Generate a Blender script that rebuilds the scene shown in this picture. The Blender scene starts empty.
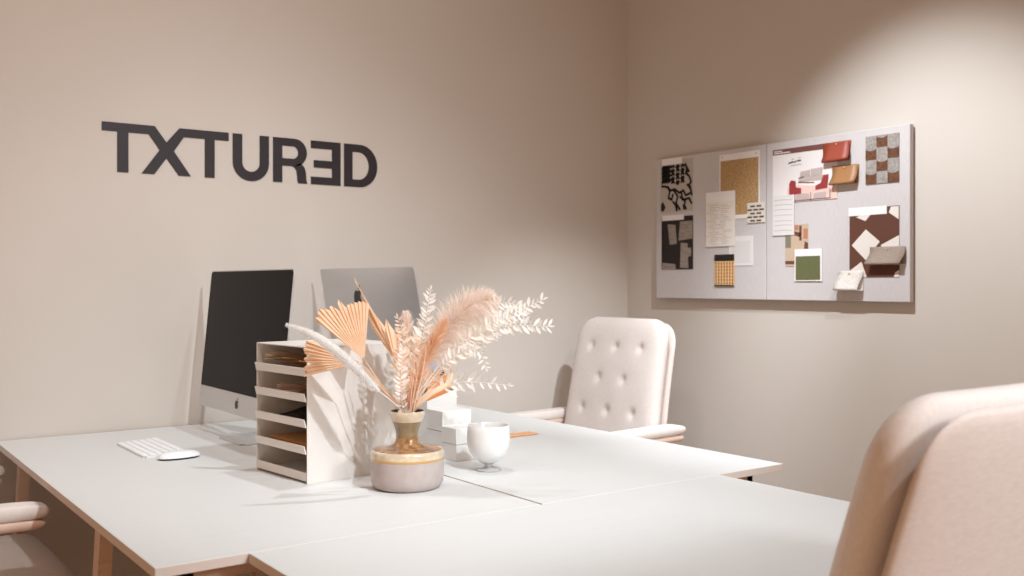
import bpy, bmesh, math, random
from mathutils import Vector, Matrix
random.seed(7)
C = bpy.context.scene.collection
PI = math.pi

# ------------------------------------------------------------ materials
def lin(c):
    return tuple(((v/255)/12.92 if v/255 <= .04045 else ((v/255+.055)/1.055)**2.4) for v in c)

def mat(name, col, rough=.6, metal=0, spec=.5, noise=None, bump=None, sheen=0, trans=0, coat=0, sub=0, alpha=1):
    m = bpy.data.materials.new(name); m.use_nodes = True
    nt = m.node_tree; b = nt.nodes['Principled BSDF']
    c = (*lin(col), 1)
    b.inputs['Base Color'].default_value = c
    b.inputs['Roughness'].default_value = rough
    b.inputs['Metallic'].default_value = metal
    b.inputs['Specular IOR Level'].default_value = spec
    b.inputs['Sheen Weight'].default_value = sheen
    b.inputs['Transmission Weight'].default_value = trans
    b.inputs['Coat Weight'].default_value = coat
    b.inputs['Subsurface Weight'].default_value = sub
    if sub: b.inputs['Subsurface Radius'].default_value = (.02, .015, .01)
    b.inputs['Alpha'].default_value = alpha
    tc = nt.nodes.new('ShaderNodeTexCoord')
    if noise:                       # (scale vector, second colour, amount)
        mp = nt.nodes.new('ShaderNodeMapping'); mp.inputs['Scale'].default_value = noise[0]
        n = nt.nodes.new('ShaderNodeTexNoise'); n.inputs['Scale'].default_value = 1; n.inputs['Detail'].default_value = 4
        nt.links.new(tc.outputs['Object'], mp.inputs[0]); nt.links.new(mp.outputs[0], n.inputs['Vector'])
        r = nt.nodes.new('ShaderNodeValToRGB')
        r.color_ramp.elements[0].position = .5-noise[2]; r.color_ramp.elements[1].position = .5+noise[2]
        r.color_ramp.elements[0].color = c; r.color_ramp.elements[1].color = (*lin(noise[1]), 1)
        nt.links.new(n.outputs[0], r.inputs[0]); nt.links.new(r.outputs[0], b.inputs['Base Color'])
    if bump:                        # (scale, strength)
        n = nt.nodes.new('ShaderNodeTexNoise'); n.inputs['Scale'].default_value = bump[0]; n.inputs['Detail'].default_value = 3
        nt.links.new(tc.outputs['Object'], n.inputs['Vector'])
        bp = nt.nodes.new('ShaderNodeBump'); bp.inputs['Strength'].default_value = bump[1]; bp.inputs['Distance'].default_value = .002
        nt.links.new(n.outputs[0], bp.inputs['Height']); nt.links.new(bp.outputs[0], b.inputs['Normal'])
    return m

M = {}
M['wall'] = mat('wall_paint', (206, 198, 191), .85, spec=.2, noise=((3, 3, 3), (204, 196, 188), .2), bump=(60, .05))
M['floor'] = mat('floor_wood', (186, 160, 140), .55, noise=((2, 30, 2), (170, 142, 122), .25))
M['ceil'] = mat('ceiling_paint', (225, 215, 205), .9)
M['desk'] = mat('desk_laminate', (220, 220, 219), .5, spec=.35, noise=((4, 60, 4), (217, 217, 216), .3))
M['edge'] = mat('desk_edge', (216, 204, 196), .6)
M['ply'] = mat('desk_ply', (214, 186, 168), .6, noise=((10, 10, 120), (204, 172, 152), .2))
M['steel'] = mat('dark_steel', (60, 52, 48), .45, metal=.6)
M['fabric'] = mat('cream_fabric', (230, 221, 217), .9, spec=.2, sheen=.15, noise=((220, 220, 90), (222, 212, 207), .2), bump=(700, .25))
M['fabric2'] = mat('cream_fabric_shell', (228, 216, 210), .9, spec=.2, sheen=.15, noise=((220, 60, 220), (219, 206, 200), .2), bump=(600, .25))
M['button'] = mat('cream_button', (170, 155, 148), .9)
M['armshade_wood'] = mat('arm_shade_tan_wood', (222, 194, 178), .5)  # arm undersides: shade put into the colour; pencil tips: real wood
M['alu'] = mat('aluminium', (206, 206, 208), .3, metal=.6)
M['aluB'] = mat('aluminium_satin', (205, 205, 207), .3, metal=.9)
M['glass_black'] = mat('black_glass', (14, 10, 11), .3, spec=.06)
M['black'] = mat('black_plastic', (18, 17, 17), .4)
M['white_plastic'] = mat('white_plastic', (236, 238, 242), .35)
M['keycap'] = mat('white_keycap', (242, 243, 246), .4)
M['tray'] = mat('white_metal_tray', (226, 222, 218), .45)
M['vinyl'] = mat('black_vinyl', (44, 38, 42), .5, spec=.4)
M['board'] = mat('grey_felt_board', (207, 202, 202), .9, spec=.15, noise=((300, 300, 30), (196, 191, 193), .25))
M['box'] = mat('white_card_box', (238, 237, 235), .6)
M['frost'] = mat('frosted_glass', (250, 250, 249), .3, trans=.15, coat=.2)
M['clearglass'] = mat('clear_glass', (250, 250, 250), .25, trans=.5)
M['wax'] = mat('white_wax', (245, 243, 238), .5, sub=.3)
M['pencil'] = mat('copper_pencil', (222, 168, 122), .4)
M['neck'] = mat('olive_glaze', (128, 102, 64), .12, coat=.8, noise=((30, 30, 18), (150, 126, 86), .2))
M['shoulder'] = mat('brown_glaze', (128, 84, 50), .1, coat=.9, noise=((70, 70, 30), (186, 146, 104), .18))
M['cream_glaze'] = mat('cream_glaze', (222, 210, 190), .15, coat=.8, noise=((40, 40, 60), (200, 178, 146), .2))
M['gold'] = mat('ochre_glaze', (200, 158, 96), .25, coat=.5)
M['mauve'] = mat('mauve_stoneware', (190, 178, 175), .55, noise=((50, 50, 50), (180, 168, 164), .2), bump=(200, .1))
M['vase_in'] = mat('vase_inside', (70, 52, 38), .5)
def leafmat(n, c, c2=None, tr=.4):
    m = mat(n, c, .8, spec=.15, noise=((25, 25, 25), c2 or tuple(max(0, v-14) for v in c), .25))
    nt = m.node_tree; b = nt.nodes['Principled BSDF']; out = nt.nodes['Material Output']
    t = nt.nodes.new('ShaderNodeBsdfTranslucent'); mx = nt.nodes.new('ShaderNodeMixShader'); mx.inputs[0].default_value = tr
    src = b.inputs['Base Color'].links[0].from_socket
    nt.links.new(src, t.inputs[0]); nt.links.new(b.outputs[0], mx.inputs[1]); nt.links.new(t.outputs[0], mx.inputs[2]); nt.links.new(mx.outputs[0], out.inputs[0])
    return m
M['leaf_white'] = leafmat('bleached_leaf', (255, 252, 248), (252, 246, 238))
M['leaf_peach'] = leafmat('peach_leaf', (253, 234, 218), (250, 222, 200))
M['palm'] = leafmat('orange_palm', (255, 235, 212), (250, 219, 188))
M['pampas_pink'] = leafmat('peach_pampas', (255, 246, 239), (254, 238, 227))
M['pampas_white'] = leafmat('white_pampas', (255, 254, 253), (250, 248, 246), .68)
M['straw'] = leafmat('orange_straw', (252, 224, 196), (246, 206, 172))
M['brownstraw'] = leafmat('brown_straw', (220, 178, 132), (176, 134, 94))
M['paper'] = mat('white_paper', (232, 230, 230), .8)

def flat(name, col, rough=.8):
    if name not in M: M[name] = mat(name, col, rough)
    return M[name]

# ------------------------------------------------------------ helpers
def obj(name, bm, mats, parent=None, smooth=False, auto=None):
    me = bpy.data.meshes.new(name)
    bmesh.ops.recalc_face_normals(bm, faces=bm.faces)
    bm.to_mesh(me); bm.free()
    if not isinstance(mats, (list, tuple)): mats = [mats]
    for m in mats: me.materials.append(M[m] if isinstance(m, str) else m)
    if smooth:
        for p in me.polygons: p.use_smooth = True
        if auto: me.set_sharp_from_angle(angle=math.radians(auto))
    o = bpy.data.objects.new(name, me); C.objects.link(o)
    if parent is not None: o.parent = parent
    return o

def tag(o, label=None, cat=None, group=None, kind=None):
    if label: o['label'] = label
    if cat: o['category'] = cat
    if group: o['group'] = group
    if kind: o['kind'] = kind
    return o

def thing(name, label, cat, loc=(0, 0, 0), rz=0, group=None):
    o = bpy.data.objects.new(name, None); C.objects.link(o)
    o.location = loc; o.rotation_euler = (0, 0, rz); o.empty_display_size = .05
    return tag(o, label, cat, group)

def box(bm, x0, x1, y0, y1, z0, z1, bev=0, mi=0, mtx=None):
    vs = [bm.verts.new((x, y, z)) for x in (x0, x1) for y in (y0, y1) for z in (z0, z1)]
    fs = [bm.faces.new([vs[i] for i in q]) for q in ((0, 1, 3, 2), (4, 6, 7, 5), (0, 4, 5, 1), (2, 3, 7, 6), (0, 2, 6, 4), (1, 5, 7, 3))]
    for f in fs: f.material_index = mi
    if mtx is not None: bmesh.ops.transform(bm, matrix=mtx, verts=vs)
    if bev:
        es = set(e for f in fs for e in f.edges)
        r = bmesh.ops.bevel(bm, geom=list(es), offset=bev, segments=2, affect='EDGES', profile=.5)
        for f in r['faces']: f.material_index = mi
    return bm

def BX(*a, **k):
    return box(bmesh.new(), *a, **k)

def prism(bm, pts, axis, a, b, mi=0):
    """polygon pts (2-D) extruded along axis ('x','y','z') from a to b"""
    def mk(p, t):
        return {'x': (t, p[0], p[1]), 'y': (p[0], t, p[1]), 'z': (p[0], p[1], t)}[axis]
    v0 = [bm.verts.new(mk(p, a)) for p in pts]; v1 = [bm.verts.new(mk(p, b)) for p in pts]
    n = len(pts)
    fs = [bm.faces.new(v0), bm.faces.new(v1[::-1])]
    for i in range(n): fs.append(bm.faces.new((v0[i], v1[i], v1[(i+1) % n], v0[(i+1) % n])))
    for f in fs: f.material_index = mi
    return bm

def ringprism(bm, outer, inner, axis, a, b, mi=0):
    """matching outer / inner outlines -> extruded ring"""
    def mk(p, t):
        return {'x': (t, p[0], p[1]), 'y': (p[0], t, p[1]), 'z': (p[0], p[1], t)}[axis]
    n = len(outer)
    O0 = [bm.verts.new(mk(p, a)) for p in outer]; O1 = [bm.verts.new(mk(p, b)) for p in outer]
    I0 = [bm.verts.new(mk(p, a)) for p in inner]; I1 = [bm.verts.new(mk(p, b)) for p in inner]
    for i in range(n):
        j = (i+1) % n
        for q in ((O0[i], O0[j], I0[j], I0[i]), (O1[i], I1[i], I1[j], O1[j]), (O0[i], O1[i], O1[j], O0[j]), (I0[i], I0[j], I1[j], I1[i])):
            bm.faces.new(q).material_index = mi
    return bm

def lathe(bm, prof, n=48, mi=None, cap0=False, cap1=False, c=(0, 0)):
    rings = []
    for r, z in prof:
        rings.append([bm.verts.new((c[0]+r*math.cos(2*PI*k/n), c[1]+r*math.sin(2*PI*k/n), z)) for k in range(n)])
    for i in range(len(rings)-1):
        for k in range(n):
            f = bm.faces.new((rings[i][k], rings[i][(k+1) % n], rings[i+1][(k+1) % n], rings[i+1][k]))
            if mi: f.material_index = mi[i]
    if cap0: bm.faces.new(rings[0][::-1]).material_index = mi[0] if mi else 0
    if cap1: bm.faces.new(rings[-1]).material_index = mi[-1] if mi else 0
    return bm

def tube(bm, pts, r, n=6, mi=0, r1=None):
    pts = [Vector(p) for p in pts]; rings = []
    N = len(pts)
    for i, p in enumerate(pts):
        t = (pts[min(i+1, N-1)]-pts[max(i-1, 0)]).normalized()
        up = Vector((0, 0, 1)) if abs(t.z) < .9 else Vector((1, 0, 0))
        a = t.cross(up).normalized(); b = t.cross(a)
        rr = r if r1 is None else r+(r1-r)*i/(N-1)
        rings.append([bm.verts.new(p+a*rr*math.cos(2*PI*k/n)+b*rr*math.sin(2*PI*k/n)) for k in range(n)])
    for i in range(N-1):
        for k in range(n):
            bm.faces.new((rings[i][k], rings[i][(k+1) % n], rings[i+1][(k+1) % n], rings[i+1][k])).material_index = mi
    bm.faces.new(rings[0][::-1]).material_index = mi; bm.faces.new(rings[-1]).material_index = mi
    return bm

def pad(w, h, t, rc, dimples=(), nu=48, nv=56, crown=.012, both=False, power=10):
    """cushion in local (x = width, y = height, z = thickness); front at +z"""
    bm = bmesh.new()
    def coord(i, n):
        s = -1+2*i/n
        return math.sin(s*PI/2)*.35+s*.65
    def pos(u, v):
        x, y = u*w/2, v*h/2
        ax, ay = (abs(x)-(w/2-rc))/rc, (abs(y)-(h/2-rc))/rc
        if ax > 0 and ay > 0:
            a2, b2 = ax*math.sqrt(1-ay*ay/2), ay*math.sqrt(1-ax*ax/2)
            x = math.copysign(w/2-rc+a2*rc, x); y = math.copysign(h/2-rc+b2*rc, y)
        return x, y
    grids = []
    for side in (1, -1):
        g = []
        for i in range(nu+1):
            row = []
            for j in range(nv+1):
                u, v = coord(i, nu), coord(j, nv)
                x, y = pos(u, v)
                e = max(abs(u), abs(v))
                if side == -1 and (i in (0, nu) or j in (0, nv)):
                    row.append(grids[0][i][j]); continue
                z = t/2*math.sqrt(max(0, 1-abs(u)**power)*max(0, 1-abs(v)**power))
                if side == 1 or both:
                    z += crown*(1-u*u)*(1-v*v)
                    for dx, dy in dimples:
                        d = math.hypot(x-dx, y-dy)
                        z -= .011*math.exp(-(d/.015)**2)+.003*math.exp(-(d/.05)**2)
                row.append(bm.verts.new((x, y, side*z)))
            g.append(row)
        grids.append(g)
        for i in range(nu):
            for j in range(nv):
                q = (g[i][j], g[i+1][j], g[i+1][j+1], g[i][j+1])
                bm.faces.new(q if side == 1 else q[::-1])
    return bm

def warp(bm, fn):
    for v in bm.verts: v.co = Vector(fn(v.co))
    return bm

# ------------------------------------------------------------ the room
XB, YA = 3.01, 3.262         # the board's wall, the lettered wall
def struct(name, bm, m):
    return tag(obj(name, bm, m), kind='structure')
struct('floor', BX(-3.2, XB+.1, -3.6, YA+.1, -.1, 0), 'floor')
struct('ceiling', BX(-3.2, XB+.1, -3.6, YA+.1, 2.9, 3.0), 'ceil')
struct('wall_back', BX(-3.2, XB, YA, YA+.1, 0, 2.9), 'wall')
struct('wall_right', BX(XB, XB+.1, -3.6, YA+.1, 0, 2.9), 'wall')
struct('baseboard_back', BX(-3.2, XB, YA-.012, YA, 0, .07, bev=.003), 'wall')
struct('baseboard_right', BX(XB-.012, XB, -3.6, YA-.012, 0, .07, bev=.003), 'wall')

# ------------------------------------------------------------ lettering on the wall
L0, L1 = 1.553, 1.709
sign = thing('wall_lettering', 'large black letters reading TXTURED with a reversed E, on the beige wall', 'wall sign', (0, 0, 0))
ya, yb = YA-.003, YA-.0002
TH = .028
def letter(bm, lab):
    o = obj('letter', bm, 'vinyl', sign); return o
# the joined T, X and T
b = bmesh.new(); prism(b, [(.774, L1), (.774, L1-TH), (.8206, L1-TH), (.8206, L0), (.855, L0), (.855, L1-TH), (.918, L1-TH), (.937, L1)], 'y', ya, yb); letter(b, 'T')
b = bmesh.new(); prism(b, [(.937, L1), (.918, L1-TH), (.9525, 1.632), (.896, L0), (.936, L0), (.9745, 1.607), (1.014, L0), (1.054, L0), (.9985, 1.632), (1.031, L1-TH), (1.0165, L1), (.9745, 1.6585)], 'y', ya, yb); letter(b, 'X')
b = bmesh.new(); prism(b, [(1.0165, L1), (1.031, L1-TH), (1.1005, L1-TH), (1.1005, L0), (1.134, L0), (1.134, L1-TH), (1.182, L1-TH), (1.182, L1)], 'y', ya, yb); letter(b, 'T')
# U
o_, i_ = [], []
cx, ro, ri, cz = 1.2605, .0645, .031, L0+.060
out = [(cx-ro, L1)]+[(cx-ro*math.cos(a), cz-(cz-L0+.003)*math.sin(a)) for a in [PI*k/20 for k in range(21)]]+[(cx+ro, L1)]
inn = [(cx-ri, L1)]+[(cx-ri*math.cos(a), cz-.031*math.sin(a)) for a in [PI*k/20 for k in range(21)]]+[(cx+ri, L1)]
b = bmesh.new(); prism(b, out+inn[::-1], 'y', ya, yb); letter(b, 'U')
# R : bowl ring + stem + leg
b = bmesh.new()
R0, R1 = 1.340, 1.4665
def dshape(x0, x1, z0, z1, r, n=12):
    cx = x1-r
    pts = [(x0, z0), (cx, z0)]
    h = (z1-z0)/2; zc = (z0+z1)/2
    pts += [(cx+r*math.sin(a), zc-h*math.cos(a)) for a in [PI*k/n for k in range(1, n)]]
    pts += [(cx, z1), (x0, z1)]
    return pts
ringprism(b, dshape(R0, R1, 1.612, L1, .046), dshape(R0+.034, R1-.033, 1.638, L1-.027, .020), 'y', ya, yb)
prism(b, [(R0, 1.6125), (R0, L0), (R0+.034, L0), (R0+.034, 1.6125)], 'y', ya, yb)
leg = [(1.398, 1.6125), (1.408, 1.612), (1.419, 1.608), (1.4265, 1.597), (1.4295, 1.575), (1.431, 1.560), (1.434, L0), (1.4685, L0), (1.4645, 1.566), (1.463, 1.590), (1.459, 1.606), (1.452, 1.616), (1.440, 1.6245), (1.42, 1.6125)]
prism(b, leg, 'y', ya, yb); letter(b, 'R')
# reversed E
b = bmesh.new()
prism(b, [(1.482, L1), (1.598, L1), (1.598, L0), (1.482, L0), (1.482, L0+.027), (1.564, L0+.027), (1.564, 1.6135), (1.493, 1.6135), (1.493, 1.6395), (1.564, 1.6395), (1.564, L1-.027), (1.482, L1-.027)], 'y', ya, yb); letter(b, 'E')
# D
b = bmesh.new()
ringprism(b, dshape(1.612, 1.748, L0, L1, .072, 18), dshape(1.646, 1.713, L0+.027, L1-.028, .042, 18), 'y', ya, yb); letter(b, 'D')

# ------------------------------------------------------------ desks
DZ = .731
def desk(name, label, x0, x1, y0, y1, legs):
    t = thing(name, label, 'desk', (0, 0, 0), 0, None)
    b = bmesh.new(); box(b, x0, x1, y0, y1, DZ-.018, DZ, bev=.0012)
    o = obj('desktop', b, ['desk', 'edge'], t)
    for p in o.data.polygons:
        if abs(p.normal.z) < .5: p.material_index = 1
    obj('support_frame', frame_bm(x0+.06, x1-.06, y0+.05, y1-.05), 'ply', t)
    for lx, ly, dx in legs:
        b = bmesh.new()
        pts = [(lx-.014, DZ-.018), (lx+.014, DZ-.018), (lx+dx+.012, .0), (lx+dx-.012, .0)]
        prism(b, pts, 'y', ly-.022, ly+.022); obj('leg', b, 'ply', t)
    return t
def frame_bm(x0, x1, y0, y1):
    b = bmesh.new()
    for a in (x0, x1-.02): box(b, a, a+.02, y0, y1, DZ-.05, DZ-.018)
    for a in (y0, y1-.02): box(b, x0, x1, a, a+.02, DZ-.05, DZ-.018)
    return b
desk('desk', 'white desk with the keyboard and mouse, at the far left under the wall lettering', .475, 1.2750, 1.652, 3.255,
     [(.53, 2.2, -.04), (1.2, 2.2, .04), (.53, 3.12, -.04), (1.2, 3.12, .04)])
desk('desk', 'white desk with the glass bowl and pencils, in front of the tufted chair', 1.2805, 2.070, 1.652, 3.245,
     [(1.36, 1.83, -.04), (2.0, 1.83, .04), (1.36, 3.12, -.04), (2.0, 3.12, .04)])
t = desk('desk', 'empty white desk nearest the camera, in the bottom right foreground', .634, 1.825, .80, 1.6495,
     [(.70, 1.60, -.04), (1.75, 1.60, .04), (.70, .87, -.04), (1.75, .87, .04)])
b = bmesh.new(); box(b, .655, .70, 1.54, 1.63, DZ-.034, DZ-.019, bev=.002); obj('connector_plate', b, 'steel', t)

# ------------------------------------------------------------ all-in-one computers
APPLE = [(0, -.5), (.10, -.47), (.2, -.5), (.32, -.42), (.43, -.22), (.46, -.1), (.36, -.02), (.32, .12), (.36, .24), (.44, .32),
         (.34, .42), (.2, .45), (.08, .41), (0, .38), (-.1, .41), (-.22, .45), (-.36, .40), (-.46, .26), (-.49, .06), (-.45, -.16), (-.34, -.38), (-.2, -.5), (-.1, -.47)]
LEAF = [(0, .46), (.04, .60), (.12, .70), (.22, .75), (.21, .63), (.14, .53)]
def computer(label, loc, rz, deg=5.6, W=.655, Hh=.432):
    t = thing('desktop_computer', label, 'computer', loc, rz, 'all-in-one computers on the desks')
    # local: screen faces -x, width along y, foot on z=0
    z0 = .078
    tilt = math.radians(deg)
    def T(x, y, z):      # panel space (x depth behind the face, y, z up from the lower edge)
        return (.020+x*math.cos(tilt)+z*math.sin(tilt), y, z0+z*math.cos(tilt)-x*math.sin(tilt))
    # casing: front grid flat, back bulging
    b = bmesh.new(); nu, nv = 30, 22; rc = .012
    def rp(u, v):
        y, z = u*W/2, v*Hh/2
        ax, az = (abs(y)-(W/2-rc))/rc, (abs(z)-(Hh/2-rc))/rc
        if ax > 0 and az > 0:
            a2, b2 = ax*math.sqrt(1-az*az/2), az*math.sqrt(1-ax*ax/2)
            y = math.copysign(W/2-rc+a2*rc, y); z = math.copysign(Hh/2-rc+b2*rc, z)
        return y, z+Hh/2
    def co(i, n):
        s = -1+2*i/n
        return .5*s+.5*math.sin(s*PI/2)
    F = [[None]*(nv+1) for _ in range(nu+1)]; B = [[None]*(nv+1) for _ in range(nu+1)]
    for i in range(nu+1):
        for j in range(nv+1):
            u, v = co(i, nu), co(j, nv); y, z = rp(u, v)
            F[i][j] = b.verts.new(T(0, y, z))
            d = .005+.036*max(0, (1-u*u))**.8*max(0, (1-v*v))**.8
            B[i][j] = b.verts.new(T(d, y, z))
    for i in range(nu):
        for j in range(nv):
            b.faces.new((F[i][j], F[i][j+1], F[i+1][j+1], F[i+1][j])); b.faces.new((B[i][j], B[i+1][j], B[i+1][j+1], B[i][j+1]))
    for i in range(nu):
        b.faces.new((F[i][0], F[i+1][0], B[i+1][0], B[i][0])); b.faces.new((F[i][nv], B[i][nv], B[i+1][nv], F[i+1][nv]))
    for j in range(nv):
        b.faces.new((F[0][j], B[0][j], B[0][j+1], F[0][j+1])); b.faces.new((F[nu][j], F[nu][j+1], B[nu][j+1], B[nu][j]))
    obj('casing', b, 'alu', t, True, 40)
    b = bmesh.new(); r = .010
    z1, z2, hw = .064, Hh-.003, W/2-.003
    pts = [(-hw, z1), (hw, z1)]+[(hw-r+r*math.cos(a), z2-r+r*math.sin(a)) for a in [PI/2*k/6 for k in range(7)]]+[(-hw+r-r*math.sin(a), z2-r+r*math.cos(a)) for a in [PI/2*k/6 for k in range(7)]]
    prism(b, pts, 'x', -.0012, .0004); warp(b, lambda c: T(*c)); obj('screen', b, 'glass_black', t)
    b = bmesh.new(); s = .026
    prism(b, [(-p[0]*s, .031+p[1]*s) for p in APPLE], 'x', -.0008, .0002)
    prism(b, [(-p[0]*s, .031+p[1]*s) for p in LEAF], 'x', -.0008, .0002)
    warp(b, lambda c: T(*c)); o = obj('front_logo', b, 'black', t); o['label'] = 'small black fruit logo on the chin'
    b = bmesh.new(); s = .056; zl = Hh*.79
    def skin(c):             # lay the logo on the curved back; x = 0 inner, 1 outer
        u, v = c[1]/(W/2), c[2]/(Hh/2)-1
        return T(.005+.036*max(0, 1-u*u)**.8*max(0, 1-v*v)**.8+(.0006 if c[0] > .5 else -.001), c[1], c[2])
    prism(b, [(p[0]*s-.016, zl+p[1]*s) for p in APPLE], 'x', 0, 1)
    prism(b, [(p[0]*s-.016, zl+p[1]*s) for p in LEAF], 'x', 0, 1)
    warp(b, skin); o = obj('rear_logo', b, 'black', t); o['label'] = 'black fruit logo on the back'
    # stand : foot plate curving up into the neck
    b = bmesh.new()
    prof = [(0, 0), (.165, 0), (.183, .006), (.190, .018), (.188, .03), (.150, .12), (.10, .215)]
    inn = [(.0, .004), (.160, .004), (.176, .009), (.183, .019), (.182, .029), (.144, .118), (.094, .213)]
    prism(b, prof+inn[::-1], 'y', -.097, .097)
    bmesh.ops.bevel(b, geom=[e for e in b.edges if abs(e.verts[0].co.x) < .001 and abs(e.verts[1].co.x) < .001 and abs(e.verts[0].co.y-e.verts[1].co.y) < .001], offset=.012, segments=4, affect='EDGES')
    obj('stand', b, 'aluB', t)
    return t
computer('silver all-in-one computer with its black screen facing the left chair', (1.030, 2.838, DZ), 0)
computer('silver all-in-one computer seen from behind, rising behind the tray tower and the palm fan', (1.578, 2.850, DZ), PI, 10, .645, .447)

# ------------------------------------------------------------ keyboard and mouse
kb = thing('keyboard', 'slim white keyboard on the left desk in front of the black screen', 'keyboard', (.805, 2.842, DZ), 0)
b = bmesh.new()
prism(b, [(-.0575, .0), (.0575, .0), (.0575, .0105), (-.0575, .0045)], 'y', -.1395, .1395)
bmesh.ops.bevel(b, geom=[e for e in b.edges if abs(e.verts[0].co.x-e.verts[1].co.x) < .001 and abs(e.verts[0].co.y-e.verts[1].co.y) < .001], offset=.008, segments=4, affect='EDGES')
obj('base', b, flat('keyboard_body', (222, 223, 226), .4), kb)
kproto = None
rows = 6; pitch = .0190
for r in range(rows):
    x = -.0485+r*.0189; n = 14 if r else 10
    for k in range(n):
        w = .0160 if r else (.0160 if k != 4 else .092)
        if r == 0:
            ys = [-.1275, -.1085, -.0895, -.0705, 0, .0705, .0895, .1085, .1275]
            if k >= len(ys): continue
            y = ys[k]
        else: y = -.1275+k*(.255/13)
        z = .0045+(x+.0575)/.115*.006
        if w < .02:
            if kproto is None:
                b = bmesh.new(); box(b, -.0082, .0082, -.0084, .0084, 0, .0018, bev=.0006); kproto = obj('key', b, 'keycap', kb); o = kproto
            else:
                o = kproto.copy(); C.objects.link(o); o.parent = kb
        else:
            b = bmesh.new(); box(b, -.0082, .0082, -.058, .058, 0, .0018, bev=.0006); o = obj('key', b, 'keycap', kb)
        o.location = (x, y, z); o.rotation_euler = (0, -.052, 0)
ms = thing('computer_mouse', 'low white mouse lying beside the keyboard', 'computer mouse', (.826, 2.652, DZ), .05)
b = bmesh.new(); n = 28; rings = []
for j in range(9):
    a = j/8*PI/2; rings.append([(.057*math.cos(2*PI*k/n)*abs(math.cos(2*PI*k/n))**-.12*math.cos(a)**.6 if abs(math.cos(2*PI*k/n)) > 1e-3 else 0,
                                .029*math.sin(2*PI*k/n)*math.cos(a)**.6, .005+.016*math.sin(a)) for k in range(n)])
R_ = [[b.verts.new(p) for p in r] for r in rings[:-1]]; top = b.verts.new((0, 0, .021))
for j in range(7):
    for k in range(n): b.faces.new((R_[j][k], R_[j][(k+1) % n], R_[j+1][(k+1) % n], R_[j+1][k]))
for k in range(n): b.faces.new((R_[7][k], R_[7][(k+1) % n], top))
b.faces.new(R_[0][::-1]); obj('shell', b, 'white_plastic', ms, True, 60)
b = bmesh.new(); prism(b, [(.052*math.cos(2*PI*k/n), .026*math.sin(2*PI*k/n)) for k in range(n)], 'z', 0, .005); obj('underside', b, 'black', ms)

# ------------------------------------------------------------ letter tray organiser
ox0, ox1, oy0, oy1, oz = .948, 1.214, 2.132, 2.380, DZ
org = thing('document_organizer', 'white metal letter tray tower with open shelves beside the black screen', 'document organizer', (1.079, 2.269, oz), .105)
w, d, h = (ox1-ox0)/2, (oy1-oy0)/2, .317
obj('side_panel', BX(-w, w, -d, -d+.003, 0, h, bev=.0008), 'tray', org)
obj('side_panel', BX(-w, w, d-.003, d, 0, h, bev=.0008), 'tray', org)
obj('top_panel', BX(-w, w, -d, d, h, h+.003, bev=.0008), 'tray', org)
obj('back_panel', BX(w-.003, w, -d+.003, d-.003, 0, h), 'tray', org)
shelves = [.006, .069, .131, .191, .251]
for i, z in enumerate(shelves):
    b = bmesh.new()
    lip = .007 if i else 0
    prof = [(w-.004, z), (-w-lip*.4, z), (-w-lip, z+.019), (-w-lip+.002, z+.020), (-w-lip*.4+.003, z+.0025), (w-.004, z+.0025)]
    prism(b, prof, 'y', -d+.004, d-.004)
    obj('shelf', b, 'tray', org)
    b = None
def settle(o):        # turn the contents with the tower they lie in
    o.data.transform(Matrix.Translation((1.079, 2.269, 0)) @ Matrix.Rotation(.105, 4, 'Z') @ Matrix.Translation((-(ox0+ox1)/2, -(oy0+oy1)/2, 0))); return o
# contents
def strands(name, label, cat, n, base, length, spread, m, zr=.03, seed=1, rise=.02):
    rnd = random.Random(seed); b = bmesh.new()
    for k in range(n):
        y0 = base[1]+rnd.uniform(-spread, spread); z0 = base[2]+.0015+rnd.uniform(0, zr*.3)
        y1 = y0+rnd.uniform(-.05, .05); y1 = max(oy0+.006, min(oy1-.008, y1))
        L = length*rnd.uniform(.6, 1)
        x0 = base[0]+.16
        z1 = z0+rnd.uniform(0, rise)
        tube(b, [(x0, y0, z0), (x0-L*.5, (y0+y1)/2, z0+(z1-z0)*.4+.001), (x0-L, y1, z1)], .0015, 4, 0, .0007)
    return settle(tag(obj(name, b, m), label, cat))
strands('dried_grass_bundle', 'bundle of brown dried stalks lying on the top shelf of the tray tower', 'dried grass', 60, (ox0+.02, 2.235, oz+.254), .20, .08, 'brownstraw', .06, 3, .035)
strands('dried_grass_bundle', 'thin peach dried stalks on the second shelf of the tray tower', 'dried grass', 22, (ox0+.02, 2.22, oz+.194), .19, .06, 'straw', .03, 5, .028)
def cloth(name, label, cat, cx, cy, z, lx, ly, hgt, m, seed):
    rnd = random.Random(seed); b = bmesh.new(); n = 18; ph = [rnd.uniform(0, 6) for _ in range(4)]
    up = []
    for i in range(n+1):
        row = []
        for j in range(n+1):
            u, v = -1+2*i/n, -1+2*j/n
            e = (1-u**4)*(1-v**4)
            row.append(b.verts.new((cx+u*lx, cy+v*ly, z+.001+hgt*e**.5*(.75+.15*math.sin(5*u+ph[0])+.15*math.sin(6*v+ph[1]+u*2)))))
        up.append(row)
    for i in range(n):
        for j in range(n): b.faces.new((up[i][j], up[i+1][j], up[i+1][j+1], up[i][j+1]))
    bnd = [up[i][0] for i in range(n+1)]+[up[n][j] for j in range(1, n+1)]+[up[i][n] for i in range(n-1, -1, -1)]+[up[0][j] for j in range(n-1, 0, -1)]
    b.faces.new(bnd)
    return settle(tag(obj(name, b, m, None, True), label, cat))
cloth('folded_cloth', 'black folded fabric on the middle shelf of the tray tower', 'fabric', ox0+.10, 2.235, oz+.1335, .09, .085, .030, flat('black_cloth', (38, 35, 34), .9), 3)
cloth('folded_cloth', 'small brown fabric sample at the right end of the second shelf of the tray tower', 'fabric', ox0+.10, 2.185, oz+.200, .085, .035, .018, flat('brown_cloth', (120, 84, 60), .9), 8)
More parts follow.
